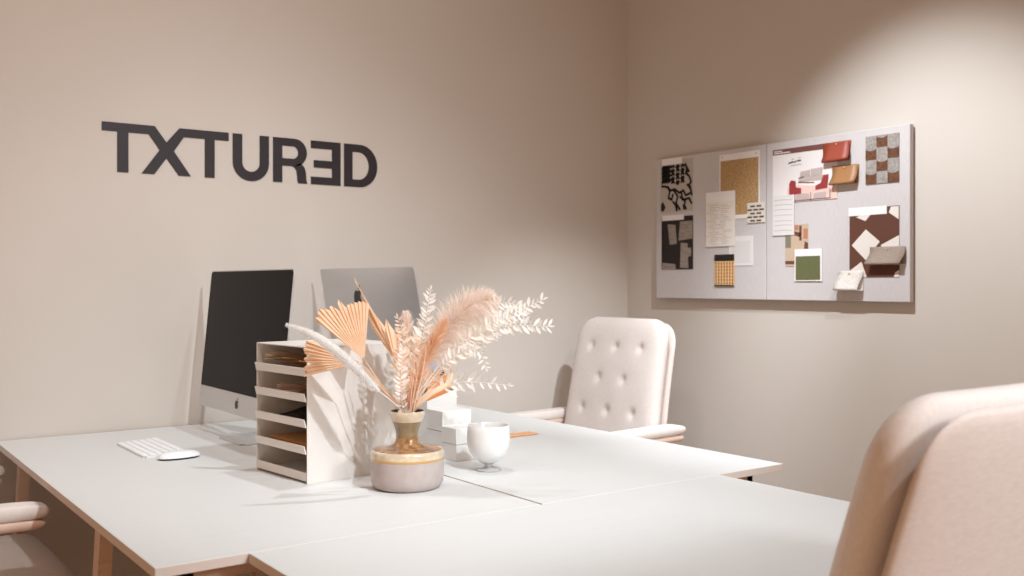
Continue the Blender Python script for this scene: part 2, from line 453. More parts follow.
for k in range(3):
    b = bmesh.new(); box(b, ox0+.004+k*.004, ox0+.20, oy0+.012+.003*k, oy1-.03-.01*k, oz+.0725+.0065*k, oz+.0785+.0065*k, bev=.001)
    settle(tag(obj('cork_sheet', b, flat('cork%d' % (k % 2), ((196, 146, 92), (180, 130, 82))[k % 2])), ('brown cork sheet at the bottom of the pile on the fourth shelf', 'brown cork sheet in the middle of the pile on the fourth shelf', 'brown cork sheet on top of the pile on the fourth shelf')[k], 'sheet', 'cork sheets in the tray tower'))

# ------------------------------------------------------------ vase
VX, VY = 1.135, 1.972
vs = thing('vase', 'squat ceramic vase with flared olive neck and mauve base, holding dried flowers', 'vase', (VX, VY, DZ))
body = [(.0, .0), (.066, 0), (.074, .003), (.079, .008), (.0825, .016), (.0838, .030), (.0842, .055), (.0840, .066)]
obj('base_body', lathe(bmesh.new(), body, 64), 'mauve', vs, True, 50)
gl = [(.0840, .066), (.0846, .0675), (.0846, .0700), (.0842, .0715), (.0844, .082), (.0828, .0865), (.079, .0885), (.070, .0895), (.055, .0915), (.040, .0955), (.031, .1005)]
obj('glazed_shoulder', lathe(bmesh.new(), gl, 64, mi=[0, 0, 0, 1, 1, 1, 2, 2, 2, 2]), ['gold', 'cream_glaze', 'shoulder'], vs, True, 60)
nk = [(.031, .1005), (.0275, .106), (.0258, .114), (.0255, .122), (.027, .131), (.0305, .142), (.0345, .152), (.0378, .161), (.0395, .168), (.0402, .1735), (.0395, .1755), (.0375, .1755), (.036, .172), (.031, .155), (.024, .13), (.022, .11), (.03, .09), (.03, .03), (0, .03)]
obj('flared_neck', lathe(bmesh.new(), nk, 64, mi=[3]*2+[0]*4+[1]*5+[2]*7), ['neck', 'cream_glaze', 'vase_in', 'shoulder'], vs, True, 60)

# ------------------------------------------------------------ dried flowers
RV = Vector((.809, -.588, 0)); FV = Vector((.588, .809, 0)); U = .0023
MOUTH = Vector((VX, VY, DZ+.172))
def S(a, b, d=0.):            # a: sideways, b: upwards (units of 2.3 mm), d: depth in metres, all from the vase mouth
    return MOUTH+RV*(a*U*(1+d/2.26))+FV*d+Vector((0, 0, 1))*(b*U)
def spline(pts, n=24):
    pts = [Vector(p) for p in pts]; P = [2*pts[0]-pts[1]]+pts+[2*pts[-1]-pts[-2]]; out = []
    m = len(pts)-1
    for k in range(n+1):
        t = k/n*m; i = min(int(t), m-1); f = t-i
        p0, p1, p2, p3 = P[i:i+4]
        out.append(.5*((2*p1)+(-p0+p2)*f+(2*p0-5*p1+4*p2-p3)*f*f+(-p0+3*p1-3*p2+p3)*f**3))
    return out
def leaf(b, p, dr, nrm, L, W):
    side = dr.cross(nrm).normalized(); nrm = side.cross(dr).normalized()
    prof = [(0, .06), (.25, .7), (.5, 1), (.75, .72), (1, 0)]
    mids = [b.verts.new(p+dr*L*t+nrm*(.18*L*t*t)) for t, _ in prof]
    ls = [b.verts.new(p+dr*L*t+side*W*w/2+nrm*(.18*L*t*t+.12*W*w)) for t, w in prof[:-1]]
    rs = [b.verts.new(p+dr*L*t-side*W*w/2+nrm*(.18*L*t*t+.12*W*w)) for t, w in prof[:-1]]
    for k in range(3):
        b.faces.new((mids[k], mids[k+1], ls[k+1], ls[k])); b.faces.new((mids[k], rs[k], rs[k+1], mids[k+1]))
    b.faces.new((mids[3], mids[4], ls[3])); b.faces.new((mids[3], rs[3], mids[4]))
def sprig(label, pts, start=.35, step=.0065, L=.028, W=.0095, m='leaf_white', seed=0, r=.0013, grp='leafy dried sprigs in the vase'):
    rnd = random.Random(seed); path = spline(pts, 40)
    t = thing('dried_leaf_sprig', label, 'dried flower', path[0], 0, grp)
    inv = Vector(path[0])
    b = tube(bmesh.new(), [p-inv for p in path], r, 5, 0, r*.4); obj('stem', b, m, t)
    b = bmesh.new(); acc = 0; side = 1; tot = sum((path[i+1]-path[i]).length for i in range(40)); s = 0; nxt = start*tot
    for i in range(40):
        seg = (path[i+1]-path[i]); l = seg.length; tdir = seg.normalized()
        while nxt < s+l:
            p = path[i]+seg*((nxt-s)/l)-inv; q = nxt/tot
            k = 1.16*(1-.5*max(0, (q-.6)/.4))*rnd.uniform(.8, 1.2)
            a = tdir.cross(FV).normalized()*side
            a = (a+FV*rnd.uniform(-.8, .8)).normalized()
            dr = (tdir*rnd.uniform(.45, .8)+a).normalized()
            leaf(b, p, dr, (FV*-1+Vector((rnd.uniform(-.6, .6), rnd.uniform(-.6, .6), rnd.uniform(-.3, .9)))), L*k, W*k)
            side = -side; nxt += step*rnd.uniform(.8, 1.2)
        s += l
    leaf(b, path[-1]-inv, (path[-1]-path[-2]).normalized(), FV*-1, L*.5, W*.5)
    obj('leaves', b, m, t); return t
IN = (-2, -30, 0)
def inn_(a=0, d=0): return S(a, -28, d)
sprig('white bleached sprig pointing furthest up at the right, upper of the two long right ones', [inn_(-3, -.01), S(2, 2, -.01), S(30, 45, .01), S(68, 82, .03), S(104, 98, .04), S(133, 112, .05)], .52, .0055, .030, .0105, seed=1)
sprig('white bleached sprig reaching furthest right, lower of the two long right ones', [inn_(-3, .01), S(3, 2, .01), S(30, 30, .04), S(60, 66, .03), S(98, 85, .01), S(141, 86, 0)], .50, .0055, .032, .0105, seed=2)
sprig('short white sprig sticking out sideways low over the white boxes', [inn_(-2, .012), S(4, 2, .012), S(22, 14, .05), S(42, 24, .09), S(60, 26, .1), S(96, 22, .11)], .5, .009, .030, .010, seed=3)
sprig('white bleached sprig standing upright in the middle of the bouquet', [inn_(0, 0), S(2, 3, 0), S(8, 45, .02), S(16, 85, .03), S(22, 122, .03)], .42, .0042, .026, .0095, seed=4)
sprig('pale peach sprig curving up left of the upright white one', [inn_(2, .0), S(-2, 3, 0), S(-6, 40, -.01), S(-4, 75, -.01), S(-9, 95, -.01)], .3, .0042, .022, .0085, m='leaf_peach', seed=5)
sprig('white sprig low and upright right above the vase rim', [inn_(2, .0), S(-4, 3, -.01), S(-5, 25, -.03), S(-4, 50, -.03), S(-3, 70, -.03)], .2, .0045, .018, .0075, seed=6)
sprig('white sprig drooping in the right middle of the bouquet below the peach plume', [inn_(-2, .01), S(5, 2, .01), S(32, 42, 0), S(58, 62, -.02), S(74, 60, -.03), S(80, 46, -.03)], .56, .0055, .024, .0085, seed=7)
sprig('white sprig behind the peach plume reaching to the upper right', [inn_(-2, .02), S(4, 2, .02), S(30, 60, .07), S(60, 92, .09), S(90, 108, .1), S(112, 103, .1)], .52, .0055, .028, .0095, seed=8)
sprig('tiny leaved white sprig between the two long right ones', [inn_(-2, .0), S(4, 2, .0), S(34, 50, .03), S(66, 76, .02), S(92, 92, .0), S(118, 98, 0)], .55, .005, .026, .0085, seed=18)
sprig('peach sprig in the heart of the bouquet', [inn_(1, .0), S(2, 3, .01), S(8, 30, .0), S(14, 55, .0), S(10, 74, .01)], .2, .004, .020, .008, m='leaf_peach', seed=9)

def plume(label, pts, m, rad, n, core, L, seed, start=.35, droop=.3, tipr=.3, wid=.0007, name='pampas_plume', lean=1.0, grp=None, swirl=0):
    rnd = random.Random(seed); path = spline(pts, 40); inv = Vector(path[0])
    t = thing(name, label, 'dried flower', inv, 0, grp)
    b = tube(bmesh.new(), [p-inv for p in path[:38]], .0014, 5, 0, .0006); obj('stem', b, m, t)
    b = bmesh.new()
    if core:
        i0 = int(40*start); cp = path[i0:]
        n_ = len(cp)
        rings = []
        for i, p in enumerate(cp):
            q = i/(n_-1); rr = core*math.sin(PI*min(1, .08+q*.92))**.6+.0002
            tdir = (cp[min(i+1, n_-1)]-cp[max(i-1, 0)]).normalized(); a = tdir.cross(Vector((0, 0, 1))).normalized(); c = tdir.cross(a)
            rings.append([b.verts.new(p-inv+a*rr*math.cos(k*PI/4)+c*rr*math.sin(k*PI/4)) for k in range(8)])
        for i in range(n_-1):
            for k in range(8): b.faces.new((rings[i][k], rings[i][(k+1) % 8], rings[i+1][(k+1) % 8], rings[i+1][k]))
    for _ in range(n):
        q = rnd.uniform(start, 1); i = min(int(q*40), 39); f = q*40-i
        p = path[i]*(1-f)+path[i+1]*f-inv; tdir = (path[i+1]-path[i]).normalized()
        v = Vector([rnd.gauss(0, 1) for _ in range(3)]); v = (v-tdir*v.dot(tdir)).normalized()
        qq = (q-start)/(1-start); env = math.sin(PI*min(1, .15+.85*qq))**.7*(1-tipr)+tipr*(1-qq*.5)
        l = L*env*rnd.uniform(.6, 1.1); dr = (v*rad+tdir*lean).normalized()
        p1 = p+dr*l*.5; p2 = p+dr*l*.95+Vector((0, 0, -droop*l*.5))+v*rnd.uniform(0, .003)
        sd = dr.cross(Vector((rnd.uniform(-1, 1), rnd.uniform(-1, 1), rnd.uniform(-1, 1)))).normalized()*wid
        a0, a1 = b.verts.new(p-sd), b.verts.new(p+sd); b0, b1 = b.verts.new(p1-sd), b.verts.new(p1+sd); c0 = b.verts.new(p2)
        b.faces.new((a0, a1, b1, b0)); b.faces.new((b0, b1, c0))
    obj('plume', b, m, t); return t
plume('fluffy white tail plume arching to the left over the tray tower', [inn_(2, -.01), S(-6, 2, -.01), S(-30, 26, -.04), S(-55, 52, -.06), S(-86, 76, -.07), S(-117, 89, -.08)], 'pampas_white', 1.0, 5200, .0105, .022, 21, start=.38, tipr=.4, wid=.0006, name='dried_tail_plume', lean=.9, droop=.1, grp='plumes in the vase')
plume('large airy peach plume leaning right behind the white sprigs', [inn_(-1, .01), S(3, 2, .01), S(20, 50, .03), S(38, 82, .04), S(60, 106, .04), S(84, 114, .03)], 'pampas_pink', 1.0, 2300, 0, .105, 22, start=.38, droop=.55, wid=.0005, lean=.8, grp='plumes in the vase')
plume('narrow peach plume standing upright in the centre of the bouquet', [inn_(1, .02), S(1, 2, .02), S(6, 40, .04), S(0, 75, .05), S(-4, 100, .05)], 'pampas_pink', .8, 900, 0, .045, 23, start=.35, droop=.1, wid=.0006, grp='plumes in the vase')
plume('short orange plume in the heart of the bouquet', [inn_(1, -.005), S(3, 2, -.005), S(16, 45, .0), S(27, 70, .0), S(38, 92, .01)], 'straw', .55, 800, 0, .05, 24, start=.35, droop=.1, wid=.0007, grp='plumes in the vase')
plume('wispy peach plume with a curled tip at the upper right', [inn_(-1, .02), S(4, 2, .02), S(34, 70, .05), S(60, 104, .05), S(74, 118, .05), S(86, 112, .05), S(84, 104, .05)], 'pampas_pink', .5, 500, .002, .028, 25, start=.5, droop=.3, wid=.0006, grp='plumes in the vase')
plume('low peach plume leaning right towards the glass bowl', [inn_(-1, .02), S(4, 2, .02), S(24, 34, .06), S(46, 60, .07), S(68, 72, .07)], 'pampas_pink', .8, 450, 0, .05, 26, start=.4, droop=.6, wid=.0005, grp='plumes in the vase')

def palm(label, hub, stem, tips, m='palm', d0=0):
    t = thing('dried_palm_leaf', label, 'dried flower', stem[0], 0, 'trimmed palm leaves in the vase')
    inv = Vector(stem[0])
    b = tube(bmesh.new(), [p-inv for p in spline(stem, 10)], .0018, 6, 0, .0012); obj('stem', b, 'straw', t)
    b = bmesh.new(); h = Vector(hub)-inv; T = [Vector(p)-inv for p in tips]; n = len(T)
    for i in range(n-1):
        for sgn in (0,):
            a, c = T[i], T[i+1]
            mid = (a+c)/2+FV*(-.006); mid += (mid-h).normalized()*.004
            ah, ch = h+(a-h)*.03, h+(c-h)*.03
            b.faces.new([b.verts.new(v) for v in (ah, a, mid, h+(mid-h)*.03)])
            b.faces.new([b.verts.new(v) for v in (h+(mid-h)*.03, mid, c, ch)])
    bmesh.ops.remove_doubles(b, verts=b.verts, dist=.00005)
    o = obj('fan_blade', b, m, t)
    sm = o.modifiers.new('thickness', 'SOLIDIFY'); sm.thickness = .0006
    return t
def fan(hub, a0, a1, d0, d1, rr, n, seed):
    rnd = random.Random(seed); out = []
    for k in range(n):
        q = k/(n-1); a = math.radians(a0+(a1-a0)*q); r_ = rr(q)*(1+rnd.uniform(-.05, .05))
        out.append(S(hub[0]+r_*math.cos(a), hub[1]+r_*math.sin(a), d0+(d1-d0)*q))
    return out
ragged = [1.02, .95, 1.05, 1.0, .93, 1.03, .90, 1.0, .88, .92, .84, .90, .87, .89, .85]
palm('tall trimmed orange palm fan spreading up in front of the rear computer', S(-44, 52, .02), [inn_(2, .0), S(-5, 3, .0), S(-24, 24, .01), S(-44, 52, .02)],
     fan((-44, 52), 140, 87, .0, .06, lambda q: 64*ragged[int(q*14)], 15, 3))
palm('small orange palm fan pointing left above the tray tower', S(-46, 50, -.01), [inn_(2, -.01), S(-6, 3, -.01), S(-25, 24, -.01), S(-46, 50, -.01)],
     fan((-46, 50), 155, 194, -.03, -.01, lambda q: 64*ragged[14-int(q*9)]-8*q, 10, 5))
palm('long narrow orange palm spear rising highest at the left', S(-12, 46, .05), [inn_(0, .02), S(-4, 3, .02), S(-8, 24, .035), S(-12, 46, .05)],
     [S(-40, 84, .08), S(-42, 100, .08), S(-50, 120, .08), S(-57, 135, .085), S(-47, 116, .085), S(-37, 98, .085), S(-28, 86, .085), S(-22, 78, .09)])
palm('short orange palm spear behind the peach sprig', S(-8, 30, .03), [inn_(0, .02), S(-2, 3, .02), S(-6, 16, .025), S(-8, 30, .03)],
     [S(-24, 74, .06), S(-24, 92, .06), S(-19, 84, .06), S(-14, 76, .07), S(-9, 80, .07)])
# bare orange stalks
rnd = random.Random(11)
for k in range(26):
    a = -14+k*1.35+rnd.uniform(-1, 1); a1 = a*.35
    hgt = rnd.uniform(42, 74); d = rnd.uniform(-.03, .05)
    if k == 0: a, hgt, lab = -38, 44, 0
    pts = [S(max(-9, min(9, a1))*.6, -28, d*.1), S(max(-13, min(13, a1)), 2, d*.3), S((a1+a)*.62, hgt*.55, d*.7), S(a*1.15, hgt, d)]
    b = tube(bmesh.new(), [p-pts[0] for p in spline(pts, 10)], .0016 if k % 3 else .0026, 5, 0, .0007)
    o = obj('dried_stalk', b, 'straw' if k % 4 else 'leaf_peach'); o.location = pts[0]
    tag(o, 'bare orange or peach stalk rising from the vase mouth', 'dried flower', 'bare stalks in the vase')
# ribbon-like curled orange leaves
for lab, pts, w in (('curled orange strip leaf bending right in front of the patterned cards', [S(6, 0, .0), S(24, 18, -.01), S(40, 28, 0), S(44, 40, .01), S(38, 52, .02)], .010),
                    ('short curled orange strip leaf low at the right of the vase mouth', [S(6, 2, .01), S(16, 14, .02), S(34, 24, .03), S(50, 26, .04)], .012)):
    P = spline(pts, 20); b = bmesh.new(); pr = None; o0 = Vector(P[0])
    for i, p in enumerate(P):
        td = (P[min(i+1, 20)]-P[max(i-1, 0)]).normalized(); sd = td.cross(FV).normalized(); wv = w*math.sin(PI*min(1, .1+i/20*.88))
        q = (b.verts.new(p-o0+sd*wv/2+FV*.002), b.verts.new(p-o0), b.verts.new(p-o0-sd*wv/2+FV*.002))
        if pr:
            b.faces.new((pr[0], q[0], q[1], pr[1])); b.faces.new((pr[1], q[1], q[2], pr[2]))
        pr = q
    o = obj('dried_strip_leaf', b, 'palm'); o.location = o0; tag(o, lab, 'dried flower')

# ------------------------------------------------------------ boxes, card file, bowl, pencils
def carton(label, x0, x1, y0, y1, h, lid=None):
    t = thing('card_box', label, 'box', ((x0+x1)/2, (y0+y1)/2, DZ)); w, d = (x1-x0)/2, (y1-y0)/2
    lid = lid or h*.45
    obj('box_base', BX(-w+.001, w-.001, -d+.001, d-.001, 0, h-lid-.001, bev=.001), 'box', t)
    obj('lid', BX(-w, w, -d, d, h-lid, h, bev=.0015), 'box', t)
carton('taller plain white card box, behind the lower one and the glass bowl', 1.411, 1.505, 2.262, 2.345, .121)
carton('lower plain white card box with a lid line, just left of the glass bowl', 1.397, 1.500, 2.172, 2.245, .086, .042)
FX, FY = 1.505, 2.455
fl = thing('magazine_file', 'white slanted card file standing behind the white boxes', 'magazine file', (FX, FY, DZ))
b = bmesh.new()
side = [(-.045, 0), (.045, 0), (.045, .155), (-.045, .125)]
prism(b, [(-.05, 0), (.05, 0), (.05, .16), (-.05, .13)], 'y', -.040, -.037)
prism(b, [(-.05, 0), (.05, 0), (.05, .16), (-.05, .13)], 'y', .037, .040)
box(b, -.05, -.047, -.037, .037, 0, .13); box(b, .047, .05, -.037, .037, 0, .16); box(b, -.047, .047, -.037, .037, 0, .003)
obj('file_case', b, 'box', fl)
cards = [('orange sample card leaning in the white file, lowest of the three', (226, 150, 92), .20, -.022), ('grey blue sample card standing in the white file behind the patterned one', (178, 184, 204), .235, .018)]
for k, (lab, col, hh, dy) in enumerate(cards):
    b = bmesh.new(); box(b, FX-.040, FX+.036, FY+dy-.002, FY+dy+.002, DZ+.004, DZ+hh, bev=.0008)
    tag(obj('sample_card', b, flat('card%d' % k, col)), lab, 'sample card')
t = thing('sample_card', 'black and tan patterned sample card standing in the white file', 'sample card', (FX, FY-.002, DZ+.004))
obj('card', BX(-.040, .038, -.002, .002, 0, .212, bev=.0008), flat('card_tan', (214, 180, 146)), t)
b = bmesh.new(); rnd = random.Random(4)
for k in range(26):
    x, z, s_ = rnd.uniform(-.034, .032), rnd.uniform(.172, .206), rnd.uniform(.003, .006); a = rnd.uniform(0, 3)
    prism(b, [(x+s_*math.cos(a+q)*(1 if j % 2 else .5), z+s_*.8*math.sin(a+q)) for j, q in enumerate([PI/3*i for i in range(6)])], 'y', -.0026, -.0019)
o = obj('pattern', b, 'black', t); o['label'] = 'black speckled pattern'
# footed bowl candle
gb = thing('glass_bowl', 'round frosted white glass bowl candle on a clear foot', 'bowl', (1.402, 2.030, DZ))
pr = [(0, .0), (.031, .0), (.0325, .002), (.030, .004), (.014, .007), (.010, .011), (.0105, .016), (.020, .020)]
obj('foot', lathe(bmesh.new(), pr, 48), 'clearglass', gb, True, 60)
pr = [(0, .0195), (.020, .020), (.036, .030), (.047, .045), (.0525, .062), (.0545, .080), (.0535, .098), (.0515, .112), (.0502, .1135), (.0490, .112), (.0510, .098), (.052, .080), (.0500, .062), (.044, .046), (.034, .033), (0, .0235)]
obj('bowl', lathe(bmesh.new(), pr, 64), 'frost', gb, True, 60)
pr = [(0, .0245), (.033, .034), (.0430, .047), (.0492, .062), (.0500, .070), (0, .0705)]
obj('wax', lathe(bmesh.new(), pr, 48), 'wax', gb, True, 60)
tube_b = tube(bmesh.new(), [(0, 0, .069), (0, 0, .080)], .0012, 6); obj('wick', tube_b, 'black', gb)
for k, (dx, dy) in enumerate(((0, 0.006), (.004, -.022))):
    p = thing('pencil', ('copper coloured pencil behind the glass bowl, further one of the pair', 'copper coloured pencil behind the glass bowl, nearer one of the pair')[k], 'pencil', (1.79+dx, 2.437+dy, DZ+.0042), .03, 'pencils on the right desk')
    b = bmesh.new(); r = .0038
    prism(b, [(r*math.cos(PI/3*q), r*math.sin(PI/3*q)) for q in range(6)], 'x', -.085, .055); obj('shaft', b, 'pencil', p)
    b = bmesh.new(); tube(b, [(.055, 0, 0), (.070, 0, 0)], .0038, 6, 0, .0005); obj('tip', b, 'armshade_wood', p)
tag(obj('notepad', BX(1.60, 1.71, 2.36, 2.50, DZ, DZ+.007, bev=.001), 'paper'), 'thin white notepad lying behind the glass bowl', 'notepad')

# ------------------------------------------------------------ pin boards and samples
XF = 2.98       # front face of the boards
def pinboard(label, y0, y1, z0=1.136, z1=1.728):
    t = thing('pinboard', label, 'pinboard', (XB, (y0+y1)/2, (z0+z1)/2)); w, h = (y1-y0)/2, (z1-z0)/2
    obj('felt_panel', BX(XF-XB, -.008, -w, w, -h, h, bev=.002), 'board', t)
    obj('backing', BX(-.008, -.0002, -w+.02, w-.02, -h+.02, h-.02), 'edge', t)
pinboard('grey fabric pinboard nearer the room corner, left one of the pair', 2.4585, 3.048)
pinboard('grey fabric pinboard further from the room corner, right one of the pair', 1.860, 2.4555)

def poly(bm, pts, x0, mi=0, th=.0004):      # pts in (y, z)
    return prism(bm, pts, 'x', x0-th, x0, mi)
def rect(y0, y1, z0, z1): return [(y0, z0), (y1, z0), (y1, z1), (y0, z1)]
def swatch(name, label, y1, y0, z1, z0, base, layer=0, cat='fabric sample', deco=None, th=.0016, corners=None, wave=0):
    """y1 > y0: y1 is the side nearer the room corner"""
    x = XF-.0003-layer*.0024
    cy, cz = (y0+y1)/2, (z0+z1)/2
    t = thing(name, label, cat, (XF, cy, cz), 0, 'samples pinned on the boards')
    b = bmesh.new(); pts = corners or rect(y0, y1, z0, z1)
    prism(b, [(p[0]-cy, p[1]-cz) for p in pts], 'x', x-th-XF, x-XF)
    obj('sheet', b, base, t)
    xs = x-th-XF-.00005
    if deco:
        for k, (nm, m, shapes, *lb) in enumerate(deco):
            single = nm in ('cream_shape', 'armchair_print', 'brown_patch', 'rust_patch', 'sofa', 'punch_mark', 'taupe_block', 'footstool')
            for grp in ([[g] for g in shapes] if single else [shapes]):
                b = bmesh.new()
                for s in grp: poly(b, [(p[0]-cy, p[1]-cz) for p in s], xs-.00022*k, 0)
                o = obj(nm, b, m, t)
                if lb: o['label'] = lb[0]
    return t
def strokes(lines, w):
    out = []
    for ln in lines:
        for a, c in zip(ln, ln[1:]):
            dx, dz = c[0]-a[0], c[1]-a[1]; l = math.hypot(dx, dz) or 1; nx, nz = -dz/l*w/2, dx/l*w/2
            ex, ez = dx/l*w*.3, dz/l*w*.3
            out.append([(a[0]+nx-ex, a[1]+nz-ez), (c[0]+nx+ex, c[1]+nz+ez), (c[0]-nx+ex, c[1]-nz+ez), (a[0]-nx-ex, a[1]-nz-ez)])
    return out
white = flat('label_white', (236, 233, 232)); blk = flat('ink_black', (28, 22, 20))
def loc(y1, y0, z1, z0):                     # unit square (0..1 to the right as seen, 0..1 up) -> wall coordinates
    return lambda u, v: (y1+(y0-y1)*u, z0+(z1-z0)*v)

# 1 black brush-stroke print
y1, y0, z1, z0 = 3.022, 2.836, 1.716, 1.498; q = loc(y1, y0, z1, z0)
rnd = random.Random(2); ln = []
for r in range(4):
    for c in range(3):
        u, v = .06+c*.09, .86-r*.085
        ln.append([q(u, v), q(u+.05, v+.035), q(u+.09, v+.02)]); ln.append([q(u, v-.03), q(u+.07, v+.01)])
for c in range(3):
    for r in range(5):
        u, v = .40+c*.15, .86-r*.075
        ln.append([q(u+.04*math.cos(a), v+.028*math.sin(a)) for a in [PI*2*k/6 for k in range(6 if (r+c) % 2 else 4)]])
ln += [[q(.78, .9), q(.83, .8), q(.80, .72), q(.9, .66), q(.96, .55), q(.88, .48), q(.95, .40)],
       [q(.05, .52), q(.2, .5), q(.33, .42), q(.45, .44), q(.6, .36), q(.72, .40), q(.8, .3), q(.95, .34)],
       [q(.25, .5), q(.3, .4), q(.26, .28), q(.36, .24), q(.4, .34)], [q(.42, .42), q(.55, .3), q(.5, .16), q(.62, .04)],
       [q(.66, .38), q(.7, .22), q(.9, .24), q(.97, .14)], [q(.62, .28), q(.78, .2), q(.74, .06)], [q(.4, .2), q(.5, .12), q(.52, .02)], [q(.84, .5), q(.93, .46), q(.98, .3)]]
fat = [[q(.02, .16), q(.08, .22), q(.17, .1), q(.1, .02), q(.02, .04)], [q(.78, .95), q(.84, .86), q(.93, .74), q(.84, .72)], [q(.70, .14), q(.8, .1), q(.84, .03), q(.72, .03)], [q(.44, .2), q(.5, .16), q(.56, .04), q(.48, .05)]]
swatch('fabric_sample', 'sand fabric sample with black brush stroke print, top left of the boards', y1, y0, z1, z0, flat('sand_cloth', (186, 178, 170)), 0,
       deco=[('print', blk, strokes(ln, .0100)+fat), ('paper_tag', white, [[q(.05, .92), q(.68, .92), q(.68, 1.04), q(.05, 1.04)]])])
# 2 black with taupe blocks
y1, y0, z1, z0 = 3.015, 2.834, 1.479, 1.257; q = loc(y1, y0, z1, z0)
tp = mat('taupe_block', (160, 149, 140), .9, noise=((250, 40, 250), (134, 122, 113), .15))
swatch('fabric_sample', 'black fabric sample with taupe blocks, bottom left of the boards', y1, y0, z1, z0, flat('black_sample', (34, 27, 26)), 0,
       deco=[('taupe_block', tp, [[q(.2, .86), q(.45, .84), q(.5, .48), q(.27, .47)], [q(.6, .9), q(.99, .9), q(.99, .57), q(.55, .54)], [q(.62, .5), q(.84, .48), q(.86, .02), q(.6, .03)], [q(.02, .13), q(.45, .1), q(.46, 0), q(.02, 0)], [q(.84, .4), q(.94, .4), q(.95, .24), q(.85, .24)]]),
             ('paper_tag', white, [[q(.02, .93), q(.72, .93), q(.72, 1.03), q(.02, 1.03)]])])
# 3 burlap
y1, y0, z1, z0 = 2.690, 2.487, 1.710, 1.452; q = loc(y1, y0, z1, z0)
bur = mat('burlap', (204, 170, 122), .9, noise=((40, 120, 420), (150, 112, 70), .14), bump=(300, .4))
swatch('fabric_sample', 'woven golden burlap sample on a white card, top of the left board', y1, y0, z1, z0, white, 0, deco=[('weave', bur, [[q(.03, .06), q(.97, .06), q(.97, .9), q(.03, .9)]]), ('punch_mark', flat('tag_mark', (190, 120, 90)), [[q(.06, .95), q(.09, .95), q(.09, .965), q(.06, .965)], [q(.9, .95), q(.93, .95), q(.93, .965), q(.9, .965)]])])
# 4 cream woven lines
y1, y0, z1, z0 = 2.760, 2.607, 1.560, 1.346; q = loc(y1, y0, z1, z0); rnd = random.Random(6)
wl = [[(q(u, v)), (q(u+rnd.uniform(.15, .4), v+rnd.uniform(-.008, .008)))] for v in [.05+k*.036 for k in range(21)] for u in (rnd.uniform(.02, .2), rnd.uniform(.45, .58))]
swatch('fabric_sample', 'cream ribbed fabric sample with a white header, centre of the left board', y1, y0, z1, z0, flat('pale_cream_cloth', (230, 224, 217)), 1,
       deco=[('woven_lines', flat('brown_line', (188, 170, 156)), strokes(wl, .0018)), ('paper_tag', white, [[q(0, .83), q(1, .83), q(1, 1.02), q(0, 1.02)]])])
# 5 dashes
y1, y0, z1, z0 = 2.546, 2.460, 1.509, 1.432; q = loc(y1, y0, z1, z0)
ds = [[q(u, v), q(u+.22, v)] for r, v in enumerate((.1, .28, .46, .64, .82)) for u in ((.04, .37, .70) if r % 2 else (.2, .55))]
swatch('fabric_sample', 'small cream fabric sample with dark dashes, at the seam of the boards', y1, y0, z1, z0, flat('cream_cloth', (222, 214, 206)), 1, deco=[('dashes', flat('dash_brown', (88, 66, 52)), strokes(ds, .0068))])
# 6 white square
y1, y0, z1, z0 = 2.640, 2.520, 1.383, 1.268; q = loc(y1, y0, z1, z0)
swatch('fabric_sample', 'plain white sample card without print, lower half of the left board', y1, y0, z1, z0, flat('plain_white', (226, 223, 225)), 0, deco=[('mount', flat('mount_white', (216, 213, 214)), [[q(.1, .1), q(.9, .1), q(.9, .84), q(.1, .84)]])])
# 7 yellow-orange with black header
y1, y0, z1, z0 = 2.714, 2.611, 1.312, 1.187; q = loc(y1, y0, z1, z0)
dt = [[q(u, v), q(u, v+.05)] for v in [.07+k*.105 for k in range(7)] for u in [.08+j*.14 for j in range(7)]]
swatch('fabric_sample', 'orange dotted fabric sample with a black header, bottom of the left board', y1, y0, z1, z0, flat('orange_cloth', (232, 186, 132)), 1,
       deco=[('dots', flat('dot_brown', (96, 56, 34)), strokes(dt, .0050)), ('header', blk, [[q(0, .8), q(1, .8), q(1, 1.01), q(0, 1.01)]], 'black header strip'), ('footer', blk, [[q(0, 0), q(1, 0), q(1, .04), q(0, .04)]])])
